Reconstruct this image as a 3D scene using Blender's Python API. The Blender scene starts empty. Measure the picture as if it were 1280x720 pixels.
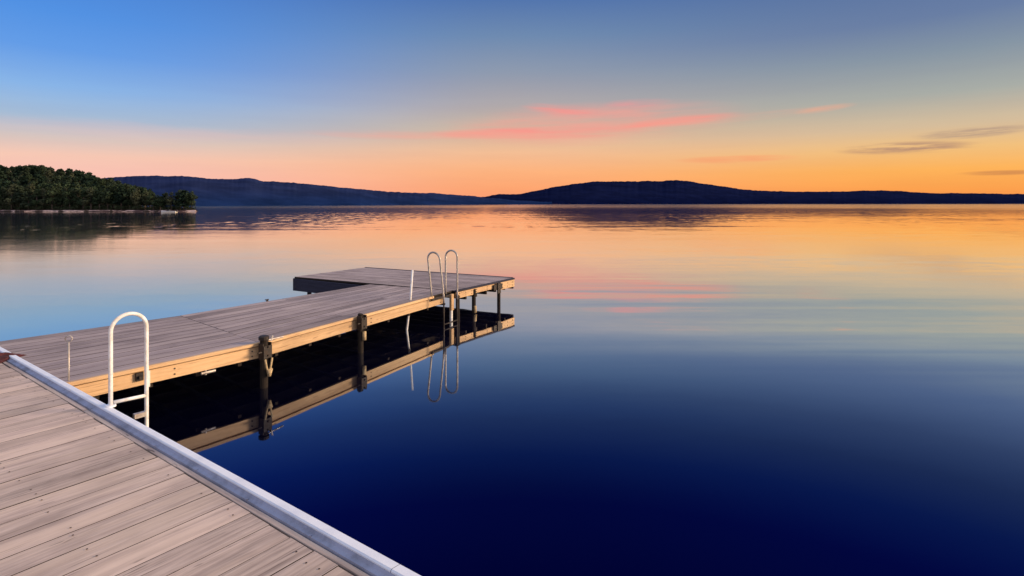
import bpy, math, random
from mathutils import Vector, noise as mnoise
random.seed(11)
S = bpy.context.scene
COL = S.collection
PI = math.pi
EYE = 2.30            # eye height above the water
DECK = 0.55           # deck level above the water

# ------------------------------------------------------------------ nodes
class G:
    """tiny node-graph writer"""
    def __init__(self, tree):
        self.t = tree; self.n = tree.nodes; self.l = tree.links
        self.n.clear()
    def node(self, typ, **kw):
        nd = self.n.new(typ)
        for k, v in kw.items(): setattr(nd, k, v)
        return nd
    def put(self, sock, v):
        if v is None: return
        if isinstance(v, bpy.types.NodeSocket): self.l.new(v, sock)
        else:
            try: sock.default_value = v
            except Exception: sock.default_value = (v, v, v)
    def m(self, op, a, b=None, c=None, clamp=False):
        nd = self.node('ShaderNodeMath', operation=op, use_clamp=clamp)
        self.put(nd.inputs[0], a); self.put(nd.inputs[1], b); self.put(nd.inputs[2], c)
        return nd.outputs[0]
    def vm(self, op, a, b=None):
        nd = self.node('ShaderNodeVectorMath', operation=op)
        self.put(nd.inputs[0], a); self.put(nd.inputs[1], b)
        return nd.outputs['Value'] if op in ('LENGTH', 'DOT_PRODUCT') else nd.outputs[0]
    def mix(self, f, a, b, blend='MIX'):
        nd = self.node('ShaderNodeMix', data_type='RGBA', blend_type=blend)
        self.put(nd.inputs[0], f)
        for s, v in ((nd.inputs[6], a), (nd.inputs[7], b)):
            if isinstance(v, tuple) and len(v) == 3: v = v + (1,)
            self.put(s, v)
        return nd.outputs[2]
    def noise(self, vec, scale=1, detail=3, rough=.55, w=None):
        nd = self.node('ShaderNodeTexNoise')
        self.put(nd.inputs['Vector'], vec)
        nd.inputs['Scale'].default_value = scale
        nd.inputs['Detail'].default_value = detail
        nd.inputs['Roughness'].default_value = rough
        return nd
    def smooth(self, v, a, b, o0=0., o1=1.):
        nd = self.node('ShaderNodeMapRange', interpolation_type='SMOOTHSTEP')
        self.put(nd.inputs[0], v)
        for i, x in enumerate((a, b, o0, o1)): self.put(nd.inputs[i+1], x)
        return nd.outputs[0]
    def scale(self, v, s):
        return self.vm('MULTIPLY', v, s)
    def sep(self, v):
        nd = self.node('ShaderNodeSeparateXYZ'); self.put(nd.inputs[0], v); return nd.outputs
    def comb(self, x, y, z):
        nd = self.node('ShaderNodeCombineXYZ')
        for i, v in enumerate((x, y, z)): self.put(nd.inputs[i], v)
        return nd.outputs[0]
    def ramp(self, f, stops):
        nd = self.node('ShaderNodeValToRGB'); self.put(nd.inputs[0], f)
        e = nd.color_ramp.elements
        while len(e) < len(stops): e.new(.5)
        for el, (p, c) in zip(e, stops):
            el.position = p; el.color = tuple(c) + (1,)
        return nd.outputs[0]

def lin(*rgb):
    return tuple((c/255/12.92 if c/255 <= .04045 else ((c/255+.055)/1.055)**2.4) for c in rgb)

def new_mat(name):
    m = bpy.data.materials.new(name); m.use_nodes = True
    g = G(m.node_tree)
    out = g.node('ShaderNodeOutputMaterial')
    b = g.node('ShaderNodeBsdfPrincipled')
    g.l.new(b.outputs[0], out.inputs[0])
    return m, g, b

def bump(g, b, h, strength, dist):
    nd = g.node('ShaderNodeBump')
    nd.inputs['Strength'].default_value = strength; nd.inputs['Distance'].default_value = dist
    g.put(nd.inputs['Height'], h); g.l.new(nd.outputs[0], b.inputs['Normal'])

def wood(name, light, mid, dark, rough=.75, warm=None, var=.22, stk=.42):
    """weathered boards; UV = metres along (u) and across (v) each board, shifted per board; 'tint' = per-board value"""
    m, g, b = new_mat(name)
    uv = g.node('ShaderNodeUVMap', uv_map='UVMap').outputs[0]
    tint = g.node('ShaderNodeAttribute', attribute_name='tint').outputs['Fac']
    pos = g.node('ShaderNodeNewGeometry').outputs['Position']
    warp = g.noise(g.scale(uv, (1.3, 5., 1)), 1, 2)
    uvw = g.vm('ADD', uv, g.scale(warp.outputs['Color'], (0, .05, 0)))
    grain = g.noise(g.scale(uvw, (1.6, 42., 1)), 1, 5, .6).outputs[0]
    fine = g.noise(g.scale(uvw, (7., 190., 1)), 1, 3, .6).outputs[0]
    c = g.mix(g.smooth(grain, .32, .66), mid, light)
    c = g.mix(g.smooth(tint, 0, 1, 0, .55), c, mid)
    c = g.mix(g.m('MULTIPLY', g.smooth(fine, .52, .72), .35), c, dark)
    cracks = g.noise(g.scale(uvw, (2.3, 75., 1)), 1, 2, .5).outputs[0]
    c = g.mix(g.m('MULTIPLY', g.smooth(cracks, .62, .72), .75), c, dark)
    knots = g.noise(g.scale(uv, (4.5, 19., 1)), 1, 2, .5).outputs[0]
    c = g.mix(g.m('MULTIPLY', g.smooth(knots, .70, .76), .85), c, dark)
    streak = g.noise(g.scale(uvw, (.45, 11., 1)), 1, 4, .6).outputs[0]
    c = g.mix(g.smooth(streak, .48, .70, 0, stk), c, dark)
    stain = g.noise(pos, 1.1, 4, .6).outputs[0]
    c = g.mix(g.smooth(stain, .40, .72, 0, .42), c, dark)
    blot = g.noise(g.scale(uvw, (2.2, 7., 1)), 1, 5, .7).outputs[0]
    c = g.mix(g.smooth(blot, .52, .70, 0, stk*.8), c, mid)
    spot = g.noise(g.scale(uvw, (5., 26., 1)), 1, 3, .6).outputs[0]
    c = g.mix(g.smooth(spot, .64, .74, 0, stk), c, dark)
    if warm:
        w2 = g.noise(g.scale(uvw, (.7, 5., 1)), 1, 3).outputs[0]
        c = g.mix(g.smooth(w2, .42, .66, 0, .5), c, warm)
    bw = g.m('MULTIPLY_ADD', tint, var, 1.0-var*.5)
    c = g.mix(1, c, g.comb(bw, bw, bw), 'MULTIPLY')
    g.put(b.inputs['Base Color'], c)
    b.inputs['Roughness'].default_value = rough
    b.inputs['Specular IOR Level'].default_value = .25
    bump(g, b, g.m('ADD', grain, g.m('MULTIPLY', fine, .4)), .45, .004)
    return m

def plain(name, col, rough=.5, metal=0., var=.25, scale=8., dirt=None, spec=.5):
    m, g, b = new_mat(name)
    pos = g.node('ShaderNodeTexCoord').outputs['Object']
    n = g.noise(pos, scale, 5, .65).outputs[0]
    d = dirt if dirt else tuple(c*(1-var*2) for c in col)
    c = g.mix(g.smooth(n, .38, .72, 0, .8 if dirt else 1), col, d)
    g.put(b.inputs['Base Color'], c)
    g.put(b.inputs['Roughness'], g.smooth(n, .3, .7, rough, min(1, rough+.2)))
    b.inputs['Metallic'].default_value = metal
    b.inputs['Specular IOR Level'].default_value = spec
    bump(g, b, n, .15, .003)
    return m

M = {}
M['deck'] = wood('deck_boards', (.80, .65, .565), (.56, .435, .38), (.12, .09, .085), .82, (.76, .60, .48), .36, .36)
M['jetty'] = wood('jetty_boards', (.45, .375, .375), (.33, .275, .285), (.085, .066, .07), .8, (.48, .40, .38), .50, .5)
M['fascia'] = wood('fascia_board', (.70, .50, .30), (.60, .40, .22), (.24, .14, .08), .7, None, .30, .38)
M['shade'] = wood('board_shade_in_colour', (.042, .044, .075), (.03, .032, .058), (.012, .012, .02), .8)  # side board with shade put into its colour, for unlit faces and edges
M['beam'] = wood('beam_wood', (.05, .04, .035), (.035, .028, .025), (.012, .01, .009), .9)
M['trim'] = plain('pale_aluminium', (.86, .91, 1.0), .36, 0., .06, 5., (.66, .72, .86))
M['trimside'] = plain('aluminium_shade_in_colour', (.38, .41, .54), .5, .2, .2, 6.)  # darker copy of the trim metal, shade of the inner flange in its colour
M['pipe'] = plain('white_painted_pipe', (.83, .86, .90), .30, 0, .1, 14., (.62, .57, .50))
M['galv'] = plain('galvanised_pipe', (.50, .47, .45), .34, .35, .2, 14., (.26, .21, .17))
M['steel'] = plain('dark_steel', (.016, .014, .015), .5, .3, .3, 20., (.06, .04, .03))
M['pile'] = wood('pile_wood', (.028, .022, .019), (.018, .014, .012), (.006, .005, .004), .85)
M['rope'] = plain('sunlit_rope', (.55, .42, .24), .9, 0, .2, 40.)
M['screw'] = plain('screw_head', (.06, .05, .05), .6, .5, .2, 40.)
M['cloth'] = plain('maroon_cloth', (.085, .018, .022), .9, 0, .3, 18.)
M['boat'] = plain('boat_white', (.85, .83, .82), .3, 0, .05, 3.)
M['boatdark'] = plain('boat_glass', (.04, .045, .06), .15, 0, .1, 3.)
M['rock'] = plain('shore_rock', (.075, .06, .06), .9, 0, .35, 2.2)
M['bark'] = plain('bark', (.11, .085, .075), .95, 0, .3, 3.)

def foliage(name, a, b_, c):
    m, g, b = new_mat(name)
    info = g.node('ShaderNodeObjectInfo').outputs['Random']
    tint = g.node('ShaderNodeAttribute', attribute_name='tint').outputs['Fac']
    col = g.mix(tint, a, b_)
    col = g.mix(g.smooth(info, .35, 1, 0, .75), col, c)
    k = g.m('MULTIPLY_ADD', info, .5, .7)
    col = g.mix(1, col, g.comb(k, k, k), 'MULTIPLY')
    g.put(b.inputs['Base Color'], col)
    b.inputs['Roughness'].default_value = .8
    b.inputs['Specular IOR Level'].default_value = .15
    return m
M['leaf'] = foliage('broad_leaves', (.011, .021, .012), (.046, .076, .036), (.050, .054, .034))
M['needle'] = foliage('pine_needles', (.006, .015, .011), (.026, .056, .034), (.030, .042, .026))

# ground of the wooded point
m, g, b = new_mat('forest_floor')
pos = g.node('ShaderNodeNewGeometry').outputs['Position']
n = g.noise(pos, .6, 4).outputs[0]
g.put(b.inputs['Base Color'], g.mix(g.smooth(n, .35, .65), (.010, .012, .008), (.028, .026, .018)))
b.inputs['Roughness'].default_value = 1; b.inputs['Specular IOR Level'].default_value = 0
M['floor'] = m
m, g, b = new_mat('pale_shingle')
pos = g.node('ShaderNodeNewGeometry').outputs['Position']
n = g.noise(g.scale(pos, (.32, .5, 2)), 1.0, 4, .7).outputs[0]
c = g.mix(g.smooth(n, .45, .60), (.07, .04, .045), (.72, .54, .52))
g.put(b.inputs['Base Color'], c); b.inputs['Roughness'].default_value = .9
M['shingle'] = m

def hillmat(name, lo, hi, zs):  # distance haze is put into the blue base colour of the hills
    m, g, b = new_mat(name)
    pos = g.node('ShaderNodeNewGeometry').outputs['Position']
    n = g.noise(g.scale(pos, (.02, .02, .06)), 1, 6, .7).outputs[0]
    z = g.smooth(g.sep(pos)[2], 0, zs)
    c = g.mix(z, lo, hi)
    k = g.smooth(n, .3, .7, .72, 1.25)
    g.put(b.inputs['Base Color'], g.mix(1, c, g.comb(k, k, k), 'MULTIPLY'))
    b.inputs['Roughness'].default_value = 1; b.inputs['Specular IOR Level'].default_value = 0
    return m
M['hill_near'] = hillmat('wooded_hill_haze_in_colour', (.009, .024, .088), (.018, .029, .088), 22)
M['hill_far'] = hillmat('far_wooded_hill_haze_in_colour', (.003, .006, .034), (.006, .010, .044), 30)

# ------------------------------------------------------------------ mesh builder
class MB:
    def __init__(self): self.v = []; self.f = []; self.uv = []; self.t = []; self.mi = []
    def face(self, pts, uvs=None, tint=.5, mi=0):
        i = len(self.v); self.v += [tuple(p) for p in pts]
        self.f.append(list(range(i, i+len(pts))))
        self.uv.append(uvs or [(0, 0)]*len(pts)); self.t.append(tint); self.mi.append(mi)
    def hexa(self, b4, t4, du=None, tint=None, mi=0, ch=0.0, uo=None, side=None):
        """solid from 4 bottom and 4 top corners (same order, counter-clockwise from above); u runs along corner 0->1"""
        b4 = [Vector(p) for p in b4]; t4 = [Vector(p) for p in t4]
        tint = random.random() if tint is None else tint
        ou, ov = uo if uo else (random.uniform(0, 90), random.uniform(0, 90))
        L = (t4[1]-t4[0]).length; W = (t4[3]-t4[0]).length; H = (t4[0]-b4[0]).length
        quv = [(ou, ov), (ou+L, ov), (ou+L, ov+W), (ou, ov+W)]
        if ch:
            cen = sum(t4, Vector())/4
            u = (t4[1]-t4[0]).normalized(); w = (t4[3]-t4[0]).normalized()
            ins = [t4[0]+u*ch+w*ch, t4[1]-u*ch+w*ch, t4[2]-u*ch-w*ch, t4[3]+u*ch-w*ch]
            low = [p-Vector((0, 0, ch)) for p in t4]
            self.face(ins, quv, tint, mi)
            for k in range(4):
                j = (k+1) % 4
                self.face([low[k], low[j], ins[j], ins[k]], [quv[k], quv[j], quv[j], quv[k]], tint, mi)
            t4 = low
        else:
            self.face(t4, quv, tint, mi)
        self.face(b4[::-1], [quv[3], quv[2], quv[1], quv[0]], tint, mi)
        for k in range(4):
            j = (k+1) % 4
            ln = (b4[j]-b4[k]).length
            if k % 2 == 0: q = [(ou, ov), (ou+ln, ov), (ou+ln, ov+H), (ou, ov+H)]
            else: q = [(ou, ov), (ou, ov+ln), (ou+H, ov+ln), (ou+H, ov)]
            self.face([b4[k], b4[j], t4[j], t4[k]], q, tint, mi if side is None else side)
    def bar(self, p, q, inward, w, z0, z1, mi=0, tint=None, ch=0.0, uo=None):
        """board along p->q (2-D), thickness w towards 'inward', between heights z0 and z1"""
        p = Vector((p[0], p[1], 0)); q = Vector((q[0], q[1], 0)); n = Vector((inward[0], inward[1], 0))*w
        c = [p, q, q+n, p+n]
        area = (q-p).cross(n).z
        if area < 0: c = [q, p, p+n, q+n]
        Z = Vector((0, 0, 1))
        self.hexa([a+Z*z0 for a in c], [a+Z*z1 for a in c], mi=mi, tint=tint, ch=ch, uo=uo)
    def tube(self, pts, r, seg=12, mi=0, tint=.5, taper=None):
        pts = [Vector(p) for p in pts]
        d0 = (pts[1]-pts[0]).normalized()
        ref = Vector((0, 0, 1)) if abs(d0.z) < .9 else Vector((1, 0, 0))
        nrm = d0.cross(ref).normalized()
        rings = []; acc = 0
        for i, p in enumerate(pts):
            if i == 0: d = d0
            elif i == len(pts)-1: d = (pts[i]-pts[i-1]).normalized()
            else: d = ((pts[i+1]-pts[i]).normalized()+(pts[i]-pts[i-1]).normalized()).normalized()
            nrm = (nrm - d*nrm.dot(d)).normalized(); bn = d.cross(nrm)
            rr = r if taper is None else taper[i]
            if i: acc += (p-pts[i-1]).length
            rings.append(([p+(nrm*math.cos(2*PI*k/seg)+bn*math.sin(2*PI*k/seg))*rr for k in range(seg)], acc))
        base = len(self.v)
        for ring, _ in rings: self.v += [tuple(p) for p in ring]
        for i in range(len(rings)-1):
            for k in range(seg):
                k2 = (k+1) % seg
                self.f.append([base+i*seg+k, base+i*seg+k2, base+(i+1)*seg+k2, base+(i+1)*seg+k])
                a0, a1 = rings[i][1], rings[i+1][1]
                v0, v1 = k/seg*2*PI*r, (k+1)/seg*2*PI*r
                self.uv.append([(a0, v0), (a0, v1), (a1, v1), (a1, v0)]); self.t.append(tint); self.mi.append(mi)
        for e, rev in ((0, True), (len(rings)-1, False)):
            ids = [base+e*seg+k for k in range(seg)]
            if rev: ids = ids[::-1]
            self.f.append(ids); self.uv.append([(0, 0)]*seg); self.t.append(tint); self.mi.append(mi)
    def build(self, name, mats, parent=None, smooth=False, origin=None):
        me = bpy.data.meshes.new(name)
        o = Vector(origin) if origin is not None else Vector((0, 0, 0))
        me.from_pydata([tuple(Vector(p)-o) for p in self.v], [], self.f)
        if not isinstance(mats, (list, tuple)): mats = [mats]
        for mt in mats: me.materials.append(mt)
        uvl = me.uv_layers.new(name='UVMap')
        at = me.attributes.new('tint', 'FLOAT', 'FACE')
        k = 0
        for i, p in enumerate(me.polygons):
            p.material_index = self.mi[i]; p.use_smooth = smooth
            at.data[i].value = self.t[i]
            for q in self.uv[i]:
                uvl.data[k].uv = q; k += 1
        me.update()
        ob = bpy.data.objects.new(name, me); COL.objects.link(ob)
        if parent is not None:
            ob.parent = parent
        if origin is not None: ob.location = o
        return ob

def tag(o, label=None, cat=None, group=None, kind=None):
    if label: o['label'] = label
    if cat: o['category'] = cat
    if group: o['group'] = group
    if kind: o['kind'] = kind
    return o

ORIG = {}
def thing(name, label, cat, loc=(0, 0, 0), group=None):
    o = bpy.data.objects.new(name, None); COL.objects.link(o)
    o.location = loc; o.empty_display_size = .2
    ORIG[o.name] = Vector(loc)
    return tag(o, label, cat, group)

def part(mb, name, mats, parent, smooth=False):
    """geometry is written in world metres; the part's origin sits on its parent's"""
    base = Vector((0, 0, 0)); p = parent
    while p is not None:
        base += p.location; p = p.parent
    ob = mb.build(name, mats, parent, smooth, base)
    ob.location = (0, 0, 0)
    return ob

V2 = lambda x, y: Vector((x, y))
def lerp(a, b, t): return a+(b-a)*t

# ------------------------------------------------------------------ camera
cam = bpy.data.cameras.new('camera'); co = bpy.data.objects.new('camera', cam); COL.objects.link(co)
co.location = (0, 0, EYE); co.rotation_euler = (PI/2, 0, 0)
cam.sensor_fit = 'HORIZONTAL'; cam.sensor_width = 36; cam.lens = 36*700/1280
cam.shift_y = -106/1280
cam.clip_start = .05; cam.clip_end = 30000
S.camera = co

# ------------------------------------------------------------------ decks
def edge_board_run(mb, P0, P1, Q0, Q1, n, z, th, gap, jl=(2.0, 4.2), mi=0, whole=False):
    """n strips between edge P (near) and edge Q (far), each cut into boards along its length"""
    L = (P1-P0).length
    for i in range(n):
        a0, a1 = i/n, (i+1)/n
        w = (Q0-P0).length/n
        gg = gap/2/((Q0-P0).length)
        p0, p1 = lerp(P0, Q0, a0+gg), lerp(P1, Q1, a0+gg)
        q0, q1 = lerp(P0, Q0, a1-gg), lerp(P1, Q1, a1-gg)
        cuts = [0.]
        if not whole:
            s = random.uniform(.3, 1)*jl[1]
            while s < L-.8:
                cuts.append(s/L); s += random.uniform(*jl)
        cuts.append(1.)
        for c0, c1 in zip(cuts[:-1], cuts[1:]):
            e = .0025/L
            A, B = lerp(p0, p1, c0+e), lerp(p0, p1, c1-e)
            C, D = lerp(q0, q1, c1-e), lerp(q0, q1, c0+e)
            dz = random.uniform(-.0012, .0008); tl = random.uniform(-.0008, .0008)
            zz = [z+dz, z+dz+tl, z+dz+tl, z+dz]
            c = [A, B, C, D]
            if (B-A).cross(D-A) < 0:
                c = [D, C, B, A]; zz = zz[::-1]
            mb.hexa([(p.x, p.y, z-th) for p in c], [(p.x, p.y, h) for p, h in zip(c, zz)], mi=mi, side=1)  # board sides coloured dark so sunlit gap walls read as dark gaps

# ---- foreground dock
E0 = V2(-6.13, 6.70); E1 = V2(-.40, 2.56)
ed = (E1-E0).normalized()                     # along the outer edge, towards the lower right
inn = V2(-abs(ed.y), -abs(ed.x)).normalized()     # into the dock
out = -inn
EL = E0-ed*7.0; ER = E1+ed*4.5
fd = thing('foreground_dock', 'weathered foreground dock of worn bare boards with a pale metal edge strip', 'dock', (-2.4, 2.6, 0))
W_TR = .052          # bright cap
W_LIP = .04          # shaded inner flange
W_RIM = .036
mb = MB()
s0 = W_TR+W_LIP+W_RIM+.012
depth = 4.4
N = int((ER-EL).length/.196)
bw = (ER-EL).length/N
for i in range(N):
    a = EL+ed*(i*bw+random.uniform(.0012, .0045)); b_ = EL+ed*((i+1)*bw-random.uniform(.0012, .0045))
    jag = random.uniform(-.006, .006)
    cuts = [s0+jag]
    s = s0+random.choice((2.4, 3.05, 3.6, 4.4))
    if s < depth-.3: cuts.append(s)
    cuts.append(depth)
    for c0, c1 in zip(cuts[:-1], cuts[1:]):
        p = [a+inn*(c0+.002), a+inn*(c1-.002), b_+inn*(c1-.002), b_+inn*(c0+.002)]
        dz = random.uniform(-.0012, .0008)
        tz = random.uniform(-.001, .001)
        zz = [DECK+dz, DECK+dz, DECK+dz+tz, DECK+dz+tz]
        if (p[1]-p[0]).cross(p[3]-p[0]) < 0: p = p[::-1]; zz = zz[::-1]; p = p[1:]+p[:1]; zz = zz[1:]+zz[:1]
        # keep u along the board: corners 0->1 must run along it
        if abs((p[1]-p[0]).dot(inn)) < abs((p[3]-p[0]).dot(inn)):
            p = p[1:]+p[:1]; zz = zz[1:]+zz[:1]
        mb.hexa([(q.x, q.y, DECK-.038) for q in p], [(q.x, q.y, h) for q, h in zip(p, zz)], side=2)  # dark side colour keeps sunlight from showing in the gaps
    # screw heads, two at each joist line
    for js in (s0+.07, s0+.66, s0+1.28, s0+1.9, s0+2.5):
        for f in (.25, .75):
            c = a+(b_-a)*(f+random.uniform(-.06, .06))+inn*(js+random.uniform(-.012, .012))
            if random.random() > .42: continue
            r = .0055
            mb.face([(c.x+r*math.cos(k*PI/4), c.y+r*math.sin(k*PI/4), DECK+.0035) for k in range(8)], mi=1)
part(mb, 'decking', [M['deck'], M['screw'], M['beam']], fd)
# pale cap along the outer edge, its shaded inner flange, the thin rim board
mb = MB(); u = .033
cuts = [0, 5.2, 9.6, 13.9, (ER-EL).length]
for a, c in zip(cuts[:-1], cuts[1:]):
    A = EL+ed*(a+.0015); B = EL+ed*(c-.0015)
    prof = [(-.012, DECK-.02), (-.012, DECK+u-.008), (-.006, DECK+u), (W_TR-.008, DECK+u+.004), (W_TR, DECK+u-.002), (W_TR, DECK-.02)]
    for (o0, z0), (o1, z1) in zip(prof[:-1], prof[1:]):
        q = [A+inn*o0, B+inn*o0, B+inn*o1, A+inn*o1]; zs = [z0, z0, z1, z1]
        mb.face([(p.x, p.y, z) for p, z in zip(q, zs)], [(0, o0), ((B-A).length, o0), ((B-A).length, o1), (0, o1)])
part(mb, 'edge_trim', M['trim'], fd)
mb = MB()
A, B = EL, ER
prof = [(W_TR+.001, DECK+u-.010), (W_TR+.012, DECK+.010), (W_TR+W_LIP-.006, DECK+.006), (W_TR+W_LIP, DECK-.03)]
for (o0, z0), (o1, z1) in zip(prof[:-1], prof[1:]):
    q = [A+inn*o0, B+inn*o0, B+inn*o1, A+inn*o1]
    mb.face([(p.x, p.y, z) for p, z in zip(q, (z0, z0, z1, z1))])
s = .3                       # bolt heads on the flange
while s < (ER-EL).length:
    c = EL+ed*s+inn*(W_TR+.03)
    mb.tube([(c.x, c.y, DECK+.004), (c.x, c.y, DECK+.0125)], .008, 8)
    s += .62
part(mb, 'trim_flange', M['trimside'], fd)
mb = MB(); s = 0; L = (ER-EL).length
while s < L:
    e = min(L, s+random.uniform(1.6, 2.6))
    mb.bar(EL+ed*(s+.002)+inn*(W_TR+W_LIP+.003), EL+ed*(e-.002)+inn*(W_TR+W_LIP+.003), inn, W_RIM, DECK-.04, DECK+random.uniform(-.004, .002), ch=.003)
    s = e
part(mb, 'rim_board', M['deck'], fd)
mb = MB()
mb.bar(EL+inn*.004, ER+inn*.004, inn, .045, DECK-.26, DECK-.022)
for k in range(9):
    mb.bar(EL+inn*(.3+k*.5), ER+inn*(.3+k*.5), inn, .05, DECK-.22, DECK-.04)
part(mb, 'underframe', M['beam'], fd)
for sx in (1.5, 5.2, 9.0, 12.8, 16.5):
    mb = MB(); c = EL+ed*sx+inn*.22
    mb.tube([(c.x, c.y, -1.4), (c.x, c.y, DECK-.045)], .075, 12)
    part(mb, 'pile', M['pile'], fd, True)

# ---- the jetty: two walkway sections and the head
N0 = V2(-4.29, 5.49); N1 = V2(-3.16, 7.02); D = V2(-1.15, 11.2)
Fm = V2(-5.17, 8.72); F3 = V2(-3.06, 12.08)
F0 = V2(-6.49, 7.10)
def hit_edge(p, d, off=.03):
    """where the line p+t*d meets the dock's outer edge, kept 'off' outside it"""
    o = E0+out*off
    t = (o-p).cross(ed)/d.cross(ed)
    return p+d*t
N0 = hit_edge(N1, (N1-N0).normalized()); G0 = hit_edge(F0, (Fm-F0).normalized())
jt = thing('jetty', 'long grey wooden jetty with tan side boards bending out to an L-shaped head', 'jetty', (-3.2, 9.0, 0))
mb = MB()
d1 = (N1-N0).normalized(); n1 = V2(-d1.y, d1.x); d2 = (D-N1).normalized(); n2 = V2(-d2.y, d2.x)
nose = .045
edge_board_run(mb, N0+n1*nose, N1+n1*nose-d1*.001, G0, Fm-d1*.001, 13, DECK, .038, .013)
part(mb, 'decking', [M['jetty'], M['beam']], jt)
mb = MB()
edge_board_run(mb, N1+n2*nose+d2*.001, D+n2*nose-d2*.004, Fm+d2*.001, F3-d2*.01, 12, DECK+.002, .038, .013)
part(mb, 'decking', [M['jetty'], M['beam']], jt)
A = V2(-5.17, 13.30); Bc = V2(-4.02, 15.20); Cc = V2(0.02, 13.10); Dd = D
mb = MB()
edge_board_run(mb, Dd, A, Cc, Bc, 12, DECK+.004, .038, .012)
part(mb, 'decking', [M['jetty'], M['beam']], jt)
# rim nosing, a thin lit strip under the deck boards' edge
def nosing(P, Q, n, m_):
    mb = MB(); L = (Q-P).length; d = (Q-P).normalized(); s = 0
    while s < L-.01:
        e = min(L, s+random.uniform(2.2, 3.6))
        if L-e < .5: e = L
        mb.bar(P+d*(s+.002)-n*.012, P+d*(e-.002)-n*.012, n, nose+.006, DECK-.034, DECK+.004, ch=.004)
        s = e
    return part(mb, 'nosing', m_, jt)
nosing(N0, N1, n1, M['fascia']); nosing(N1, D-d2*.75, n2, M['fascia'])
def fascia(P, Q, n, z0, z1, m_, off=.0, name='fascia_board', th=.04):
    mb = MB(); L = (Q-P).length; d = (Q-P).normalized(); s = 0
    while s < L-.01:
        e = min(L, s+random.uniform(2.4, 3.8))
        if L-e < .8: e = L
        mb.bar(P+d*(s+.0015)+n*off, P+d*(e-.0015)+n*off, n, th, z0, z1, ch=.003)
        for t in (s+.09, (s+e)/2, e-.09):
            for zz_ in (z0+(z1-z0)*.28, z0+(z1-z0)*.72):
                q = P+d*t+n*off
                mb.tube([(q.x+n.x*.01, q.y+n.y*.01, zz_), (q.x-n.x*.007, q.y-n.y*.007, zz_)], .009, 8, mi=1)
        s = e
    return part(mb, name, [m_, M['screw']], jt)
ZF0, ZF1 = .362, DECK-.048
fascia(N0, N1-d1*.01, n1, ZF0, ZF1, M['fascia'], .004)
fascia(N1+d2*.01, D-d2*.42, n2, ZF0, ZF1, M['fascia'], .004)
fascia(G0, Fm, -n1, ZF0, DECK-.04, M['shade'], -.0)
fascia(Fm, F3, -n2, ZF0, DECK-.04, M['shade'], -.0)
# head: deep board on the front with shade put into its dark colour, tan board on the sunlit side
hf = (A-Dd).normalized(); hn = V2(hf.y, -hf.x)
if hn.dot(V2(0, 1)) < 0: hn = -hn
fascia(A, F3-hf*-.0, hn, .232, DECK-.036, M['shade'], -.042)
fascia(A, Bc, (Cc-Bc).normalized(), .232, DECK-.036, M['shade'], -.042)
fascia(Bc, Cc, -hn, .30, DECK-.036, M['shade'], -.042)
hs = (Cc-Dd).normalized(); hi = V2(-hs.y, hs.x)
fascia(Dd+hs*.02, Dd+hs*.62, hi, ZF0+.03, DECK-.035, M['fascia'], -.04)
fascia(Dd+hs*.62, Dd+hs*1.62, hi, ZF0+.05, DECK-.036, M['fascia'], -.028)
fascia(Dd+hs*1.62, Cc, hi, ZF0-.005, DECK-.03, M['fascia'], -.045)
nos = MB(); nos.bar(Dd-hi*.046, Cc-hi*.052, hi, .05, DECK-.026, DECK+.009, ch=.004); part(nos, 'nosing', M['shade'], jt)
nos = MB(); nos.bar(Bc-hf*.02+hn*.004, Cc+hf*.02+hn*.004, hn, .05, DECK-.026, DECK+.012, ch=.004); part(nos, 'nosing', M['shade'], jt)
# dark bracket and plate on the sunlit end
mb = MB()
c = Dd+hs*1.32
mb.bar(c-hi*.075, c+hs*.34-hi*.075, hi, .03, ZF0+.02, DECK-.05)
mb.bar(c+hs*.12-hi*.1, c+hs*.24-hi*.1, hi, .025, ZF0-.06, DECK-.02)
part(mb, 'bracket', M['steel'], jt)
mb = MB(); c = Dd-d2*.16-n2*.03
mb.bar(c, c+d2*.09, n2, .05, .18, DECK-.05)
part(mb, 'corner_block', M['fascia'], jt)
# frame below the boards
mb = MB()
for k in range(1, 6):
    f = k/6
    mb.bar(lerp(N0, G0, f), lerp(N1, Fm, f), n1, .045, .34, DECK-.04)
    mb.bar(lerp(N1, Fm, f), lerp(D, F3, f), n2, .045, .34, DECK-.04)
for k in range(1, 6):
    mb.bar(lerp(Dd, Cc, k/6), lerp(A, Bc, k/6), hn, .045, .32, DECK-.04)
for k in range(8):
    f = (k+.5)/8
    mb.bar(lerp(N1, D, f)+n2*.06, lerp(Fm, F3, f)-n2*.06, d2, .045, .30, .338)
for k in range(4):
    f = (k+.5)/4
    mb.bar(lerp(N0, N1, f)+n1*.06, lerp(G0, Fm, f)-n1*.06, d1, .045, .30, .338)
part(mb, 'underframe', M['beam'], jt)

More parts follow.
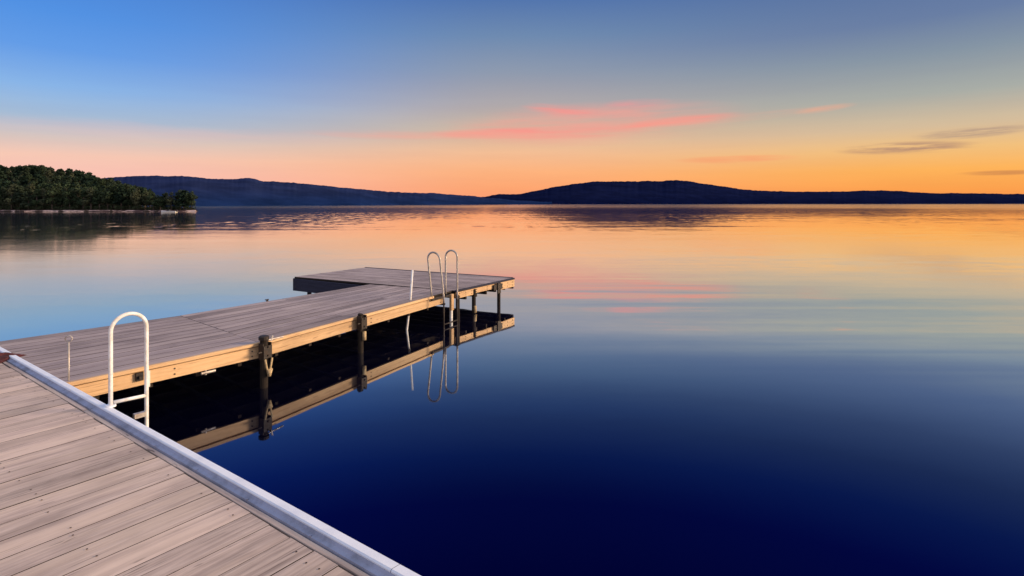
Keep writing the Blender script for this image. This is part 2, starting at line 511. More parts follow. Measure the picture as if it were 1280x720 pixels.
def pile(c, ztop, r_=.055, mat='pile', zb=-1.4):
    r = r_*.82
    mb = MB()
    mb.tube([(c.x, c.y, zb), (c.x+random.uniform(-.006, .006), c.y, ztop-.01), (c.x, c.y, ztop)], r, 14, taper=[r*1.05, r, r*.8])
    return part(mb, 'pile', M[mat], jt, False)
def holder(p, c, z0, z1, d, n):
    """steel guide around a pile, bolted to the fascia, with a clamp bolt and a rope wedge below it"""
    mb = MB()
    for s in (-1, 1):
        mb.bar(c+d*(s*.060-.005)-n*.062, c+d*(s*.060+.005)-n*.062, n, .08, z0, z1)
    mb.bar(c-d*.062-n*.072, c+d*.062-n*.072, n, .010, z0+.015, z1-.03)
    for z in (z0+.05, z1-.045):
        q = c-n*.072; mb.tube([(q.x, q.y, z), (q.x-n.x*.018, q.y-n.y*.018, z)], .011, 8)
    q = c-n*.05-d*.08; mb.tube([(q.x, q.y, (z0+z1)/2), (q.x-d.x*.05, q.y-d.y*.05, (z0+z1)/2)], .012, 8)
    ob = part(mb, 'pile_guide', M['steel'], p)
    return ob
pl = pile(N1-n2*.07, .60, .058)
c = N1-n2*.07
mb = MB(); mb.tube([(c.x, c.y, .598), (c.x, c.y, .635), (c.x, c.y, .648)], .062, 14, taper=[.064, .064, .045]); part(mb, 'pile_cap', M['steel'], pl)
holder(pl, c, .36, .56, d2, n2)
mb = MB()
q = c-n2*.085
for s in (-1, 1):
    a = q+d2*(.052*s); bq = q+d2*(.012*s)
    mb.tube([(a.x, a.y, .37), (lerp(a, bq, .5).x, lerp(a, bq, .5).y, .27), (bq.x, bq.y, .20)], .012, 10)
mb.tube([(q.x+d2.x*.01, q.y+d2.y*.01, .24), (q.x+d2.x*.01, q.y+d2.y*.01, .15)], .036, 10, taper=[.04, .02])
part(mb, 'rope_lashing', M['rope'], pl, True)
mb = MB(); q = c-n2*.02+d2*.02
mb.tube([(q.x+d2.x*.07, q.y+d2.y*.07, .565), (q.x+d2.x*.09, q.y+d2.y*.09, .63)], .013, 8)
mb.tube([(q.x+d2.x*.03, q.y+d2.y*.03, .585), (q.x+d2.x*.26, q.y+d2.y*.26, .575)], .010, 8)
part(mb, 'cleat', M['galv'], pl)
c = lerp(N1, D, (8.64-7.02)/4.18)-n2*.06
pl = pile(c, .60, .052)
holder(pl, c, .36, .575, d2, n2)
mb = MB(); q = c-n2*.06+d2*.012
mb.tube([(q.x, q.y, .33), (q.x, q.y, .20)], .030, 10); part(mb, 'rope_lashing', M['rope'], pl, True)
# piles at the head
pile(V2(-1.06, 10.98), .50, .05)
c = V2(-1.22, 11.22); mb = MB(); mb.tube([(c.x, c.y, -1.2), (c.x, c.y, .36)], .032, 12); o = part(mb, 'pile', M['pipe'], jt, True); o['label'] = 'slim pale pipe pile under the ladder'
c = V2(-.80, 11.72); pl = pile(c, .50, .052); mb = MB(); mb.tube([(c.x+.03, c.y-.03, .16), (c.x+.035, c.y-.035, .02)], .03, 10); part(mb, 'rope_lashing', M['rope'], pl, True)
pile(V2(-.30, 12.66), .50, .048)
pile(V2(-4.76, 13.15), .40, .06)
pile(V2(-3.85, 14.9), .40, .06); pile(V2(-3.20, 11.7), .40, .05); pile(Fm+d1*-.1+n1*-.1, .40, .05); pile(lerp(Fm, F3, .5)-n2*.1, .4, .05)
pile(lerp(N0, N1, .06)+n1*.12, .36, .05); pile(lerp(G0, Fm, .1)-n1*.12, .36, .05)
# hardware on the first fascia
mb = MB(); c = lerp(N0, N1, .30)-n1*.03
mb.bar(c, c+d1*.07, n1, .03, .42, .505); mb.bar(c+d1*.02-n1*.03, c+d1*.05-n1*.03, n1, .03, .445, .475)
part(mb, 'bracket', M['steel'], jt)
mb = MB(); c = lerp(N0, N1, .355)-n1*.012
mb.bar(c, c+d1*.03, n1, .012, .33, .505); o = part(mb, 'strap', M['pipe'], jt)
mb = MB(); c = lerp(N0, N1, .64)-n1*.0
mb.tube([(c.x, c.y, .335), (c.x+d1.x*.16, c.y+d1.y*.16, .335)], .016, 8); mb.tube([(c.x+d1.x*.05, c.y+d1.y*.05, .365), (c.x+d1.x*.05, c.y+d1.y*.05, .31)], .012, 8)
part(mb, 'strap', M['galv'], jt)
mb = MB(); c = lerp(Fm, F3, .38); 
mb.tube([(c.x, c.y, .54), (c.x, c.y, .572)], .02, 8); mb.bar(c-d2*.035, c+d2*.035, n2, .02, .57, .585); part(mb, 'cleat', M['steel'], jt)  

# ------------------------------------------------------------------ ladders
def hoop(mb, base, o2, w, zb, ztop, zlow, r, lean=V2(0, 0), lower=True):
    """rail: up from the deck at base, over an arch, down outside the edge into the water"""
    R = w/2; pts = []
    zs = ztop-R
    def P(p, z):
        k = max(0, (z-zb)/(ztop-zb)); return (p.x+lean.x*k, p.y+lean.y*k, z)
    for k in range(5): pts.append(P(base, zb+(zs-zb)*k/4))
    for k in range(1, 16):
        a = PI-PI*k/16
        pts.append(P(base+o2*(R+R*math.cos(a)), zs+R*math.sin(a)))
    e = base+o2*w
    for k in range(7): pts.append(P(e, zs+(zlow-zs)*k/6))
    mb.tube(pts, r, 14)
lb = V2(-3.39, 4.73)+inn*.0
ld = thing('ladder_handrail', 'white looped ladder handrail rising at the pale edge of the foreground dock', 'ladder', (lb.x, lb.y, DECK))
W1 = .272
mb = MB(); hoop(mb, lb, out, W1, DECK+.035, 1.345, -.9, .0165); part(mb, 'handrail', M['pipe'], ld, True)
mb = MB(); mb.tube([(lb.x, lb.y, DECK+.032), (lb.x, lb.y, DECK+.048)], .04, 16); part(mb, 'base_plate', M['trim'], ld)
mb = MB(); e = lb+out*W1; mb.tube([(lb.x+out.x*.02, lb.y+out.y*.02, .612), (e.x, e.y, .602)], .015, 10); part(mb, 'crossbar', M['pipe'], ld, True)
mb = MB()
mb.bar(e-ed*.02-out*.10, e+ed*.02-out*.10, out, .09, .425, .465); part(mb, 'bracket', M['galv'], ld)
for z in (.30, .05, -.2):
    mb = MB(); mb.tube([(e.x-ed.x*.24, e.y-ed.y*.24, z), (e.x, e.y, z)], .016, 10); part(mb, 'rung', M['pipe'], ld, True)
# far ladder, two rails
o2 = -n2
b1 = V2(-1.500, 10.475); b2 = V2(-1.293, 10.905)
l2 = thing('swim_ladder', 'metal swim ladder with two looped rails on the far jetty corner', 'ladder', (b1.x, b1.y, DECK))
for bb, lean in ((b1, V2(-.085, .0)), (b2, V2(.0, .0))):
    mb = MB(); hoop(mb, bb, o2, .265, DECK-.02, 1.385, DECK-.10, .0175, lean); part(mb, 'handrail', M['galv'], l2, True)
    e = bb+o2*.265
    mb = MB(); mb.tube([(e.x, e.y, DECK-.095), (e.x, e.y, .2), (e.x, e.y, -.8)], .0150, 10); part(mb, 'lower_leg', M['steel'], l2, True)
mb = MB(); p, q = b1+o2*.265, b2+o2*.265
mb.tube([(p.x, p.y, .05), (q.x, q.y, .05)], .014, 10); part(mb, 'rung', M['steel'], l2, True)
mb = MB(); p = b1+o2*.02; q = b2+o2*.02
mb.bar(p-d2*.06, q+d2*.06, o2, .035, DECK-.07, DECK-.035); part(mb, 'mounting_plate', M['steel'], l2)

# slim poles
mb = MB()
a = V2(-1.80, 10.13)
mb.tube([(-1.925, 10.14, -1.0), (-1.905, 10.14, 0.0), (-1.838, 10.13, .55), (-1.80, 10.13, 1.09)], .019, 12)
po = mb.build('mooring_pole', M['pipe'], None, True, (-1.838, 10.13, 0)); tag(po, 'slim pale pole standing beside the two looped rails on the jetty', 'pole')
rod = thing('mooring_rod', 'thin pale metal rod with a small ring where jetty meets foreground dock', 'rod', (-4.38, 5.50, DECK))
mb = MB(); mb.tube([(-4.37, 5.52, DECK-.1), (-4.37, 5.52, .93)], .009, 10); part(mb, 'shaft', M['galv'], rod, True)
mb = MB(); mb.tube([(-4.37+.034*math.cos(k*PI/8), 5.52, .965+.030*math.sin(k*PI/8)) for k in range(17)], .006, 8); part(mb, 'ring', M['galv'], rod, True)

# dark red cloth at the left edge
mb = MB()
cx, cy = -5.80, 6.28; nx_, ny_ = 16, 12
def ch(i, j):
    u_, v_ = i/nx_-.5, j/ny_-.5
    r = max(0, 1-(abs(u_)*2)**2.6)*max(0, 1-(abs(v_)*2)**2.6)
    wob = mnoise.noise(Vector((u_*5, v_*5, 3.3)))
    return (cx+u_*.42+.03*wob, cy+v_*.34+.03*mnoise.noise(Vector((u_*4, v_*4, 9))), DECK+.004+r**.6*(.05+.035*wob))
for i in range(nx_):
    for j in range(ny_):
        mb.face([ch(i, j), ch(i+1, j), ch(i+1, j+1), ch(i, j+1)])
cl = mb.build('crumpled_cloth', M['cloth'], None, True, (cx, cy, DECK)); tag(cl, 'dark maroon crumpled cloth on foreground boards at the left edge', 'cloth')

# ------------------------------------------------------------------ water
mb = MB(); R = 14000
NR = 96
mb.face([(R*math.cos(2*PI*k/NR), R*math.sin(2*PI*k/NR), 0) for k in range(NR)])
m = bpy.data.materials.new('lake_water'); m.use_nodes = True; g = G(m.node_tree)
outn = g.node('ShaderNodeOutputMaterial')
pos = g.node('ShaderNodeNewGeometry').outputs['Position']
dist = g.vm('LENGTH', pos)
def wave(sx, sy, det, seed):
    p = g.vm('ADD', g.scale(pos, (sx, sy, 0)), (seed, seed*1.7, seed*.3))
    nd = g.noise(p, 1, det, .5)
    return g.vm('SUBTRACT', nd.outputs['Color'], (.5, .5, .5))
w_long = wave(.035, .30, 2, 3.1)
w_mid = wave(.55, 1.6, 2, 17.3)
w_fine = wave(2.2, 5.5, 2, 41.7)
patch = g.noise(g.scale(pos, (.012, .07, 0)), 1, 3, .6).outputs[0]
patch = g.smooth(patch, .40, .66, .25, 1.6)
fx = g.vm('ADD', g.scale(w_long, (.008, .020, 0)), g.vm('ADD', g.scale(w_mid, (.012, .022, 0)), g.scale(w_fine, (.006, .014, 0))))
bandm = g.smooth(g.noise(g.scale(pos, (.02, .09, 0)), 1, 2, .5).outputs[0], .36, .62, .15, 1.5)
w_band = wave(.05, .85, 3, 77.1)
open_ = g.m('MULTIPLY', g.smooth(g.sep(pos)[0], -1.5, 3.5, .12, 1), g.m('MULTIPLY', g.smooth(dist, 7.5, 12, .1, 1.25), g.smooth(dist, 13, 20, 1, .06)))
band = g.vm('MULTIPLY', g.scale(w_band, (.004, .085, 0)), g.comb(g.m('MULTIPLY', bandm, open_), g.m('MULTIPLY', bandm, open_), 0))
ripn = g.smooth(g.noise(g.scale(pos, (.045, .03, 0)), 1, 3, .6).outputs[0], .40, .60)
ripm = g.m('MULTIPLY', g.m('MULTIPLY', g.smooth(dist, 38, 55, 0, 1), g.smooth(dist, 260, 110, 0, 1)), g.m('MULTIPLY', ripn, g.smooth(g.sep(pos)[0], 10, -30, .35, 1)))
w_rip = g.vm('ADD', wave(.75, .40, 3, 5.5), g.scale(wave(2.0, .9, 2, 15.5), (.6, .6, 0)))
rip = g.vm('MULTIPLY', g.scale(w_rip, (.03, .11, 0)), g.comb(ripm, ripm, 0))
near = g.smooth(dist, 5, 55, .65, 1.2)
far = g.smooth(dist, 170, 420, 1.0, 4.0)
k = g.m('MULTIPLY', g.m('MULTIPLY', patch, near), far)
nrm = g.vm('NORMALIZE', g.vm('ADD', g.vm('ADD', g.vm('ADD', band, rip), g.vm('MULTIPLY', fx, g.comb(k, k, 0))), (0, 0, 1)))
inc = g.node('ShaderNodeNewGeometry').outputs['Incoming']
cosi = g.m('ABSOLUTE', g.vm('DOT_PRODUCT', nrm, inc))
# hand-tuned reflectance and tint against the angle of view, strong at grazing view
refl = g.ramp(cosi, [(0, (1, 1, 1)), (.09, (.97, .97, .97)), (.14, (.82, .86, .87)), (.205, (.81, .84, .88)), (.265, (.50, .55, .61)), (.315, (.265, .295, .36)), (.36, (.135, .158, .235)), (.41, (.040, .072, .185)), (.47, (.007, .018, .115)), (.56, (.001, .004, .066)), (1, (.0, .001, .03))])
gl = g.node('ShaderNodeBsdfGlossy'); g.put(gl.inputs['Roughness'], g.m('ADD', g.m('ADD', g.m('ADD', g.smooth(dist, 12, 22, .03, .085), g.smooth(dist, 34, 60, 0, -.035)), g.smooth(dist, 160, 400, 0, .04)), g.m('MULTIPLY', g.smooth(g.sep(pos)[0], -3.0, -12, 0, .075), g.smooth(dist, 42, 16)))); g.put(gl.inputs['Color'], g.mix(g.smooth(g.sep(pos)[0], -2, -9), refl, g.mix(1, refl, (1., .95, .82), 'MULTIPLY'))); g.l.new(nrm, gl.inputs['Normal'])
df = g.node('ShaderNodeBsdfDiffuse'); df.inputs['Color'].default_value = (.0003, .0004, .005, 1)
mx = g.node('ShaderNodeAddShader'); g.l.new(df.outputs[0], mx.inputs[0]); g.l.new(gl.outputs[0], mx.inputs[1])
g.l.new(mx.outputs[0], outn.inputs[0])
wt = mb.build('lake_water', m); tag(wt, kind='structure')

# ------------------------------------------------------------------ wooded point on the left
def interp(tab, x):
    if x <= tab[0][0]: return tab[0][1]
    for (a, ya), (b_, yb) in zip(tab[:-1], tab[1:]):
        if x <= b_: return ya+(yb-ya)*(x-a)/(b_-a)
    return tab[-1][1]
# columns are bearings (tan of azimuth); crest heights in metres at 205 m
def bear(u_): return (u_-640)/700
CREST = [(-700, 12), (-300, 15), (-80, 16.2), (0, 16.0), (45, 16.4), (64, 15.5), (83, 15.2), (102, 14.3), (118, 12.9), (130, 11.8), (145, 11.0), (161, 9.2), (182, 8.1), (200, 6.2), (208, 5.6), (230, 6.6), (240, 6.3), (246, 5.0)]
TIP = 246
def smooth01(t): t = max(0, min(1, t)); return t*t*(3-2*t)
def ground(u_, d):
    h = max(.25, interp(CREST, u_)-7.6)
    t = smooth01((d-156)/46)
    if d > 208: t *= max(0, 1-(d-208)/90)
    return .42+h*t
mb = MB()
us = [-700+ i*14 for i in range(68)]
us = [u_ for u_ in us if u_ < TIP-2]+[TIP-2, TIP+3]
ds = [152.6, 153.2, 153.5, 154.2, 156, 160, 166, 172, 180, 188, 196, 204, 212, 230, 260, 300]
def gp(u_, d, i):
    j = .6*mnoise.noise(Vector((u_*.05, 0, 0)))+.25*mnoise.noise(Vector((u_*.21, 0, 5)))
    dd = d+j*(1.5 if i < 4 else 1)
    z = [-.3, .02, .30, .42][i] if i < 4 else ground(u_, d)
    if u_ > TIP: z = -.3
    if u_ > TIP-40 and d > 172: z = min(z, -.3+max(0, (TIP-40+40-u_)/40)*z)
    return (bear(u_)*dd, dd, z)
for i in range(len(us)-1):
    for j in range(len(ds)-1):
        mb.face([gp(us[i], ds[j], j), gp(us[i+1], ds[j], j), gp(us[i+1], ds[j+1], j+1), gp(us[i], ds[j+1], j+1)], mi=0 if j < 3 else 1)
pt = mb.build('terrain', [M['shingle'], M['floor']], None, True); tag(pt, kind='structure')

def leaf_cloud(mb, c, rx, rz, n, size, flat=.0):
    for _ in range(n):
        while True:
            p = Vector((random.uniform(-1, 1), random.uniform(-1, 1), random.uniform(-1, 1)))
            if .25 < p.length < 1: break
        p = p.normalized()*p.length**.5
        q = Vector((c[0]+p.x*rx, c[1]+p.y*rx, c[2]+p.z*rz))
        nrm = (p+Vector((random.uniform(-.7, .7), random.uniform(-.7, .7), random.uniform(-.3, .9)))).normalized()
        t = nrm.cross(Vector((0, 0, 1)) if abs(nrm.z) < .9 else Vector((1, 0, 0))).normalized(); b_ = nrm.cross(t)
        s = size*random.uniform(.6, 1.3)
        a = random.uniform(0, 2*PI); t, b_ = t*math.cos(a)+b_*math.sin(a), b_*math.cos(a)-t*math.sin(a)
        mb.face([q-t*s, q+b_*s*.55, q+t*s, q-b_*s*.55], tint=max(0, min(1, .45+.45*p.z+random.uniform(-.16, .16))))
def make_broad(name):
    h = 1.0
    tr = MB(); pts = [Vector((0, 0, -.05)), Vector((.01, 0, .2)), Vector((-.015, .01, .45)), Vector((.0, 0, .8))]
    tr.tube(pts, .02, 7, taper=[.026, .021, .016, .005])
    cr = MB()
    for k in range(random.randint(7, 10)):
        a = random.uniform(0, 2*PI); z = random.uniform(.32, .86); rr = random.uniform(.05, .20)*(1.2-abs(z-.5))
        c = (rr*math.cos(a), rr*math.sin(a), z)
        tr.tube([Vector((0, 0, z*.6)), Vector(c)], .008, 5, taper=[.009, .003])
        leaf_cloud(cr, c, random.uniform(.11, .18), random.uniform(.09, .16), 85, .042)
    leaf_cloud(cr, (0, 0, .9), .09, .10, 60, .034)
    return tr, cr
def make_pine(name):
    tr = MB(); tr.tube([Vector((0, 0, -.05)), Vector((.004, 0, .5)), Vector((0, 0, .97))], .02, 7, taper=[.02, .014, .003])
    cr = MB()
    z = random.uniform(.22, .34)
    while z < .97:
        R_ = (.22*(1-z)**.65+.02)*random.uniform(.75, 1.15)
        for k in range(random.randint(4, 6)):
            a = random.uniform(0, 2*PI); l = R_*random.uniform(.65, 1.1)
            tip = Vector((l*math.cos(a), l*math.sin(a), z+random.uniform(-.03, .02)))
            tr.tube([Vector((0, 0, z)), tip], .004, 4, taper=[.005, .002])
            for f in (.45, .95):
                leaf_cloud(cr, tuple(Vector((0, 0, z)).lerp(tip, f)), .055*(1.2-z*.6), .032, 19, .037)
        z += random.uniform(.05, .075)
    leaf_cloud(cr, (0, 0, .96), .02, .05, 16, .022)
    return tr, cr
PRO = []
for kind in ('broadleaf_tree',)*5+('pine_tree',)*4:
    tr, cr = (make_broad if kind == 'broadleaf_tree' else make_pine)(kind)
    e = bpy.data.objects.new(kind, None)
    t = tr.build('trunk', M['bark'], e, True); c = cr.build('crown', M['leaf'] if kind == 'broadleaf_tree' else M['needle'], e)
    PRO.append([kind, e, t, c, False])
def tree(pi, loc, h, label, group, wide=1.0):
    kind, e, t, c, used = PRO[pi]
    if not used:
        PRO[pi][4] = True; COL.objects.link(e); r = e
    else:
        r = e.copy(); COL.objects.link(r)
        for ch_ in (t, c):
            q = ch_.copy(); COL.objects.link(q); q.parent = r
    r.location = loc; r.scale = (h*wide, h*wide, h); r.rotation_euler = (0, 0, random.uniform(0, 2*PI)); r.empty_display_size = .3
    tag(r, label, 'tree', group)
rows = [(155.2, 9.5, 6.6), (159.5, 11, 7.2), (165, 11, 7.3), (172, 11.5, 7.4), (180, 11.5, 7.5), (189, 11, 7.6), (198, 9.5, 7.6), (205, 8.5, 7.4)]
NT = 0
for ri, (d, du, h0) in enumerate(rows):
    u_ = -74+random.uniform(0, 8)
    while u_ < 244:
        lim = 204 if ri > 0 else 240
        if ri > 2: lim = 188
        if ri > 5: lim = 170
        if u_ > lim: break
        dd = d+random.uniform(-1.8, 1.8)*(.5 if ri == 0 else 1)
        z = ground(u_, dd)-.05
        cap = interp(CREST, u_)*dd/205+random.uniform(-.5, .5)-z
        h = min(h0*random.uniform(.82, 1.14), cap if ri > 3 or u_ > 125 else 99)
        if h > 2.2:
            pine = random.random() < (.22 if ri < 2 else .68 if ri < 6 else .9)
            pi = random.randint(5, 8) if pine else random.randint(0, 4)
            if u_ > 206: lab, gr = None, None
            if ri == 0:
                lab, gr = ('dark green pine tree' if pine else 'rounded leafy tree')+' in the front row along the pale left shore', ('pines' if pine else 'leafy trees')+' along the left shore'
            elif ri < 6:
                lab, gr = ('dark green pine tree' if pine else 'rounded leafy tree')+' on the wooded slope behind the left shore', ('pines' if pine else 'leafy trees')+' on the wooded slope'
            else:
                lab, gr = ('dark green pine tree' if pine else 'rounded leafy tree')+' on the crest of the wooded hill at left', ('pines' if pine else 'leafy trees')+' on the wooded crest'
            if u_ > 206:
                lab, gr = ('dark green pine tree' if pine else 'rounded leafy tree')+' in the low clump at the tip of the wooded point', ('pines' if pine else 'leafy trees')+' at the tip of the point'
                h = (interp(CREST, u_)-.4)*random.uniform(.86, 1.0)*.98
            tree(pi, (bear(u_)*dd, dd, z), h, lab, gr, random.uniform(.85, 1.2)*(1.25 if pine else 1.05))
            NT += 1
        u_ += du*random.uniform(.75, 1.25)*(1 if u_ < 200 else .62)
print('TREES', NT)
# bushes of the low bank: dark understorey
mb = MB()
for k in range(230):
    u_ = random.uniform(-80, 243); d = 154.6+random.uniform(0, 1.6); z = .42
    leaf_cloud(mb, (bear(u_)*d, d, z+random.uniform(.3, .9)), random.uniform(.6, 1.2), random.uniform(.4, .9), 26, .26)
bs = mb.build('undergrowth', M['leaf']); tag(bs, 'dark low undergrowth massed under the trees along the pale left shore', 'undergrowth', kind='stuff')
# boulders at the water's edge
def rock(seed, r):
    mb = MB(); n = 10; k = 6; vs = []
    for i in range(k+1):
        th = PI*i/k
        ring = []
        for j in range(n):
            a = 2*PI*j/n
            v = Vector((math.sin(th)*math.cos(a), math.sin(th)*math.sin(a), math.cos(th)))
            s = r*(1+.45*mnoise.noise(v*1.7+Vector((seed, 0, 0))))
            ring.append((v.x*s*1.5, v.y*s, v.z*s*.75))
        vs.append(ring)
    for i in range(k):
        for j in range(n):
            j2 = (j+1) % n
            mb.face([vs[i][j], vs[i+1][j], vs[i+1][j2], vs[i][j2]])
    return mb
rk = rock(1.3, .42).build('shore_boulder', M['rock'], None, False)
for i, u_ in enumerate((8, 21, 27, 47, 76, 108, 139, 183, 195)):
    o = rk if i == 0 else rk.copy()
    if i: COL.objects.link(o)
    d = 152.9+random.uniform(-.2, .3); o.location = (bear(u_)*d, d, .06); o.scale = (random.uniform(.7, 1.7),)*2+(random.uniform(.7, 1.2),)
    tag(o, 'dark boulder breaking the pale strip along the left shore', 'boulder', 'dark boulders along the left shore')
# low white boat off the tip
bt = thing('motorboat', 'low white motorboat lying off the tip of the wooded point', 'boat', (bear(211)*143, 143, 0))
mb = MB()
bl = 3.9
secs = [(-.5, .55, .26), (-.3, .68, .26), (0, .74, .29), (.22, .60, .34), (.40, .32, .40), (.5, .03, .46)]
rings = []
for f, w, z in secs:
    rings.append([(f*bl, -w, z), (f*bl, -w*.75, -.1), (f*bl, 0, -.16), (f*bl, w*.75, -.1), (f*bl, w, z), (f*bl, w*.7, z+.03), (f*bl, -w*.7, z+.03)])
cc = Vector((bear(211)*143, 143, 0))
rings = [[Vector((-p[0], p[1]*.9, p[2]*.9))+cc for p in r] for r in rings]
for a, b_ in zip(rings[:-1], rings[1:]):
    for k in range(7): mb.face([a[k], b_[k], b_[(k+1) % 7], a[(k+1) % 7]])
mb.face(rings[0]); mb.face(rings[-1][::-1])
part(mb, 'hull', M['boat'], bt, False)
mb = MB(); mb.hexa([cc+Vector(p) for p in ((-.5, -.4, .27), (.3, -.4, .27), (.3, .4, .27), (-.5, .4, .27))], [cc+Vector(p) for p in ((-.2, -.34, .62), (.25, -.34, .62), (.25, .34, .62), (-.2, .34, .62))]); part(mb, 'windscreen', M['boatdark'], bt)
mb = MB(); mb.hexa([cc+Vector(p) for p in ((1.92, -.15, .1), (2.2, -.15, .1), (2.2, .15, .1), (1.92, .15, .1))], [cc+Vector(p) for p in ((1.9, -.17, .62), (2.18, -.17, .58), (2.18, .17, .58), (1.9, .17, .62))]); part(mb, 'outboard_motor', M['boatdark'], bt)

# ------------------------------------------------------------------ hills
def hill(name, sky, dfun, ridge, u0, u1, mat, amp):
    mb = MB(); rows_ = 14
    n = int((u1-u0)/1.6)
    P = []
    for i in range(n+1):
        u_ = u0+(u1-u0)*i/n
        d0 = dfun(u_); y = interp(sky, u_)
        y = sum(interp(sky, u_+q*2.4) for q in range(-2, 3))/5+.8*mnoise.noise(Vector((u_*.06, 2, 0)))+.45*mnoise.noise(Vector((u_*.23, 4, 0)))
        dr = d0+ridge
        zr = EYE+(254-y)*dr/700
        col = []
        for j in range(rows_+1):
            t = j/rows_
            if t <= .65:
                s = t/.65; d = d0+ridge*s; z = zr*(1-(1-s)**1.25)
            else:
                s = (t-.65)/.35; d = dr+ridge*1.5*s; z = zr*(1-s)
            d2_ = d
            nz = mnoise.noise(Vector((u_*.35, j*.9, 1)))*.6+mnoise.noise(Vector((u_*1.1, j*2.1, 7)))*.5
            if 0 < j < rows_: z += nz*amp*(1 if j in (8, 9) else .12)
            if j == 0: z = -1
            x = bear(u_)*d2_
            col.append((x, d2_, max(z, -1)))
        P.append(col)
    for i in range(n):
        for j in range(rows_):
            mb.face([P[i][j], P[i+1][j], P[i+1][j+1], P[i][j+1]])
    o = mb.build(name, mat, None, True); tag(o, kind='structure')
SKY_L = [(-500, 230), (60, 226), (130, 222.5), (145, 221.5), (170, 219.8), (200, 219.6), (240, 220.5), (262, 223.5), (285, 223.8), (315, 222.3), (328, 226.5), (370, 228.3), (402, 231.8), (440, 235.3), (484, 239.6), (549, 241.8), (590, 245), (604, 246.6), (640, 250), (700, 253)]
SKY_R = [(560, 252.5), (590, 248), (604, 246), (622, 242.8), (650, 242.6), (676, 237), (700, 232.6), (725, 228.6), (752, 226.6), (800, 226.6), (825, 226.2), (845, 225), (868, 227.4), (900, 232.6), (932, 237), (960, 238.8), (1000, 239.6), (1050, 239.4), (1080, 238.3), (1097, 237.8), (1130, 239.2), (1162, 241.4), (1220, 241.6), (1280, 242.6), (1500, 243.5), (1900, 240)]
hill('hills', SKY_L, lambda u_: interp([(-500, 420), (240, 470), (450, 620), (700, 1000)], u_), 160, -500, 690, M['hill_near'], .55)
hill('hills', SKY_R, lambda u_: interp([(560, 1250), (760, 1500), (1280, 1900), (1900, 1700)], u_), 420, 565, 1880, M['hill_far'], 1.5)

# ------------------------------------------------------------------ sun and sky
sd = Vector((.93, .02, .27)).normalized()
sun = bpy.data.lights.new('sun', 'SUN'); sun.energy = 4.5; sun.angle = math.radians(14); sun.color = (1, .70, .42)
so = bpy.data.objects.new('sun', sun); COL.objects.link(so)
so.rotation_euler = sd.to_track_quat('Z', 'Y').to_euler()
el = math.asin(sd.z); az = math.atan2(sd.x, sd.y)

w = bpy.data.worlds.new('World'); S.world = w; w.use_nodes = True
g = G(w.node_tree)
wo = g.node('ShaderNodeOutputWorld')
dirv = g.node('ShaderNodeTexCoord').outputs['Generated']
x, y, z = g.sep(g.vm('NORMALIZE', dirv))
hl = g.m('SQRT', g.m('ADD', g.m('ADD', g.m('MULTIPLY', x, x), g.m('MULTIPLY', y, y)), 1e-6))
sa = g.m('DIVIDE', x, hl)
zc = g.m('MAXIMUM', z, 0.0)
def st(hd, lst, tail):
    r = [(math.sin(math.atan((254-yy)/hd)), lin(*c)) for yy, c in lst]
    return r+tail
zen = [(.60, (.085, .165, .42)), (.80, (.48, .53, .68)), (1, (.74, .75, .82))]  # overhead sky brightened as added fill light for the decks
rl = g.ramp(zc, st(948, [(250, (252, 186, 176)), (215, (251, 194, 180)), (190, (248, 200, 180)), (168, (216, 196, 190)), (140, (165, 186, 212)), (100, (136, 180, 232)), (50, (98, 156, 232)), (0, (80, 145, 228))], [(.42, lin(52, 100, 190))]+zen))
rc = g.ramp(zc, st(700, [(250, (254, 156, 112)), (236, (255, 165, 112)), (215, (254, 177, 124)), (190, (245, 190, 148)), (160, (205, 182, 160)), (130, (176, 168, 170)), (90, (143, 154, 174)), (45, (110, 138, 176)), (0, (82, 117, 174))], [(.45, lin(54, 86, 150))]+zen))
rr = g.ramp(zc, st(948, [(250, (245, 140, 72)), (236, (252, 158, 72)), (208, (255, 178, 84)), (180, (242, 190, 120)), (150, (214, 187, 152)), (105, (168, 171, 164)), (50, (132, 147, 162)), (0, (102, 123, 162))], [(.36, lin(74, 104, 158)), (.46, lin(46, 84, 164))]+zen))
c = g.mix(g.smooth(sa, -.66, .02), rl, rc)
c = g.mix(g.smooth(sa, -.02, .66), c, rr)
# the sky behind the viewer: brightened as added fill light
back = g.ramp(zc, [(0, (.62, .50, .50)), (.2, (.60, .54, .58)), (.5, (.55, .52, .58)), (1, (.60, .58, .60))])
c = g.mix(g.smooth(y, -.05, -.6), c, back)
# thin pink and grey streak clouds, laid out by bearing and height
aza = g.m('ARCTAN2', x, y); ela = g.m('ARCSINE', z)
def cloud(px, py, wpx, hpx, slope, col, amt, c, sx, sy, seed, lo=.46, hi=.66):
    a0 = math.atan((px-640)/700); hd = 700/math.cos(a0)
    e0 = math.atan((254-py)/hd); aw = wpx/700*math.cos(a0)**2; eh = hpx/hd
    da = g.m('DIVIDE', g.m('SUBTRACT', aza, a0), aw)
    de = g.m('DIVIDE', g.m('SUBTRACT', g.m('SUBTRACT', ela, e0), g.m('MULTIPLY', g.m('SUBTRACT', aza, a0), slope)), eh)
    r2 = g.m('ADD', g.m('MULTIPLY', da, da), g.m('MULTIPLY', de, de))
    msk = g.smooth(r2, 1, 0)
    n = g.noise(g.vm('ADD', g.comb(g.m('MULTIPLY', aza, sx), g.m('MULTIPLY', g.m('SUBTRACT', ela, g.m('MULTIPLY', aza, slope)), sy), 0), (seed, seed*.37, 0)), 1, 5, .6).outputs[0]
    f = g.m('MULTIPLY', msk, g.smooth(n, lo, hi))
    return g.mix(g.m('MULTIPLY', f, amt), c, lin(*col))
c = cloud(735, 155, 210, 30, .03, (252, 158, 144), .75, c, 4, 42, 2.0, .22, .78)
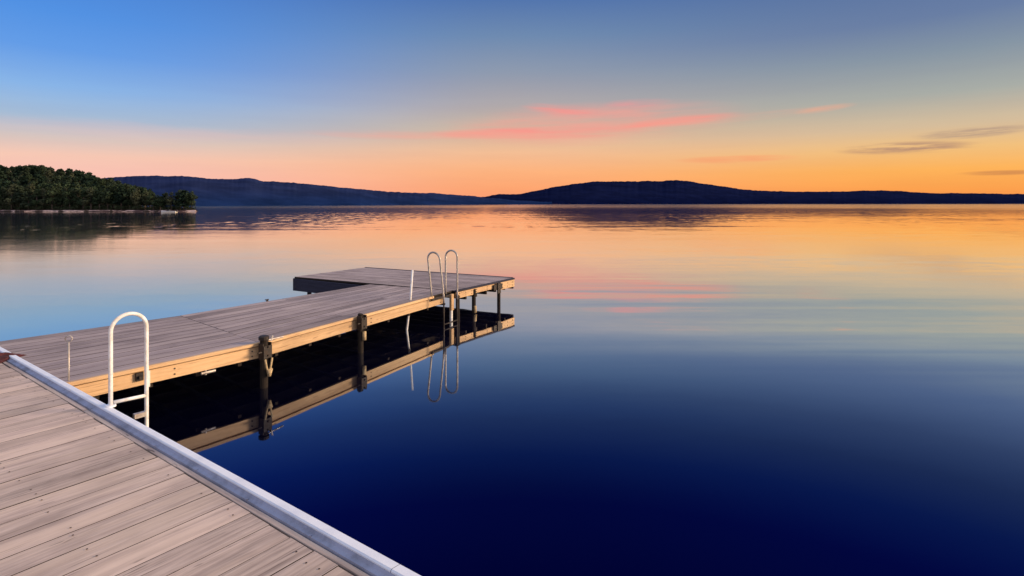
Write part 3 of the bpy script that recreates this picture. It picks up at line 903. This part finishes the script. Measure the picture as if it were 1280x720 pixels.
c = cloud(680, 166, 135, 9, .00, (255, 146, 136), .95, c, 5, 60, 8.3, .22, .72)
c = cloud(500, 169, 130, 7, .0, (252, 164, 146), .5, c, 5, 60, 12.7, .25, .75)
c = cloud(940, 146, 130, 6, .05, (244, 168, 142), .4, c, 6, 70, 14.3, .28, .75)
c = cloud(610, 168, 90, 7, .00, (254, 156, 140), .8, c, 5, 60, 2.7, .22, .72)
c = cloud(840, 152, 95, 7, .07, (255, 152, 136), .95, c, 5, 60, 4.3, .22, .70)
c = cloud(705, 138, 60, 9, -.10, (250, 150, 142), .85, c, 8, 80, 5.5, .25, .72)
c = cloud(795, 129, 48, 7, .03, (236, 152, 152), .8, c, 8, 80, 1.5, .25, .72)
c = cloud(1030, 136, 45, 5, .08, (240, 170, 138), .5, c, 8, 80, 6.6, .3, .55)
c = cloud(1130, 185, 100, 9, .0, (170, 128, 112), .85, c, 10, 110, 3.2, .36, .58)
c = cloud(1215, 166, 90, 8, .03, (176, 146, 128), .8, c, 9, 110, 9.1, .36, .58)
c = cloud(1255, 216, 70, 4, .0, (206, 132, 74), .8, c, 9, 110, 7.1, .3, .55)
c = cloud(920, 199, 90, 6, .0, (250, 160, 110), .7, c, 6, 80, 3.9, .3, .55)
c = cloud(230, 170, 260, 22, .0, (250, 188, 174), .15, c, 4, 50, 6.1, .38, .62)
hz = g.noise(g.comb(g.m('MULTIPLY', aza, 2.2), g.m('MULTIPLY', ela, 26), 0), 1, 5, .62).outputs[0]
hzf = g.m('MULTIPLY', g.smooth(ela, .34, .05), .16)
kk = g.m('ADD', 1.0, g.m('MULTIPLY', g.m('SUBTRACT', hz, .5), hzf))
c = g.mix(1, c, g.comb(kk, g.m('POWER', kk, 1.3), g.m('POWER', kk, .6)), 'MULTIPLY')
skyt = g.node('ShaderNodeTexSky', sky_type='NISHITA', sun_disc=False, sun_elevation=el, sun_rotation=az)
bg1 = g.node('ShaderNodeBackground'); g.l.new(c, bg1.inputs[0]); bg1.inputs[1].default_value = .97
bg2 = g.node('ShaderNodeBackground'); g.l.new(skyt.outputs[0], bg2.inputs[0]); bg2.inputs[1].default_value = .004
ad = g.node('ShaderNodeAddShader'); g.l.new(bg1.outputs[0], ad.inputs[0]); g.l.new(bg2.outputs[0], ad.inputs[1])
g.l.new(ad.outputs[0], wo.inputs[0])

S.view_settings.view_transform = 'Standard'; S.view_settings.look = 'None'; S.view_settings.exposure = 0
S.render.engine = 'CYCLES'
S.cycles.use_denoising = True
S.cycles.max_bounces = 6
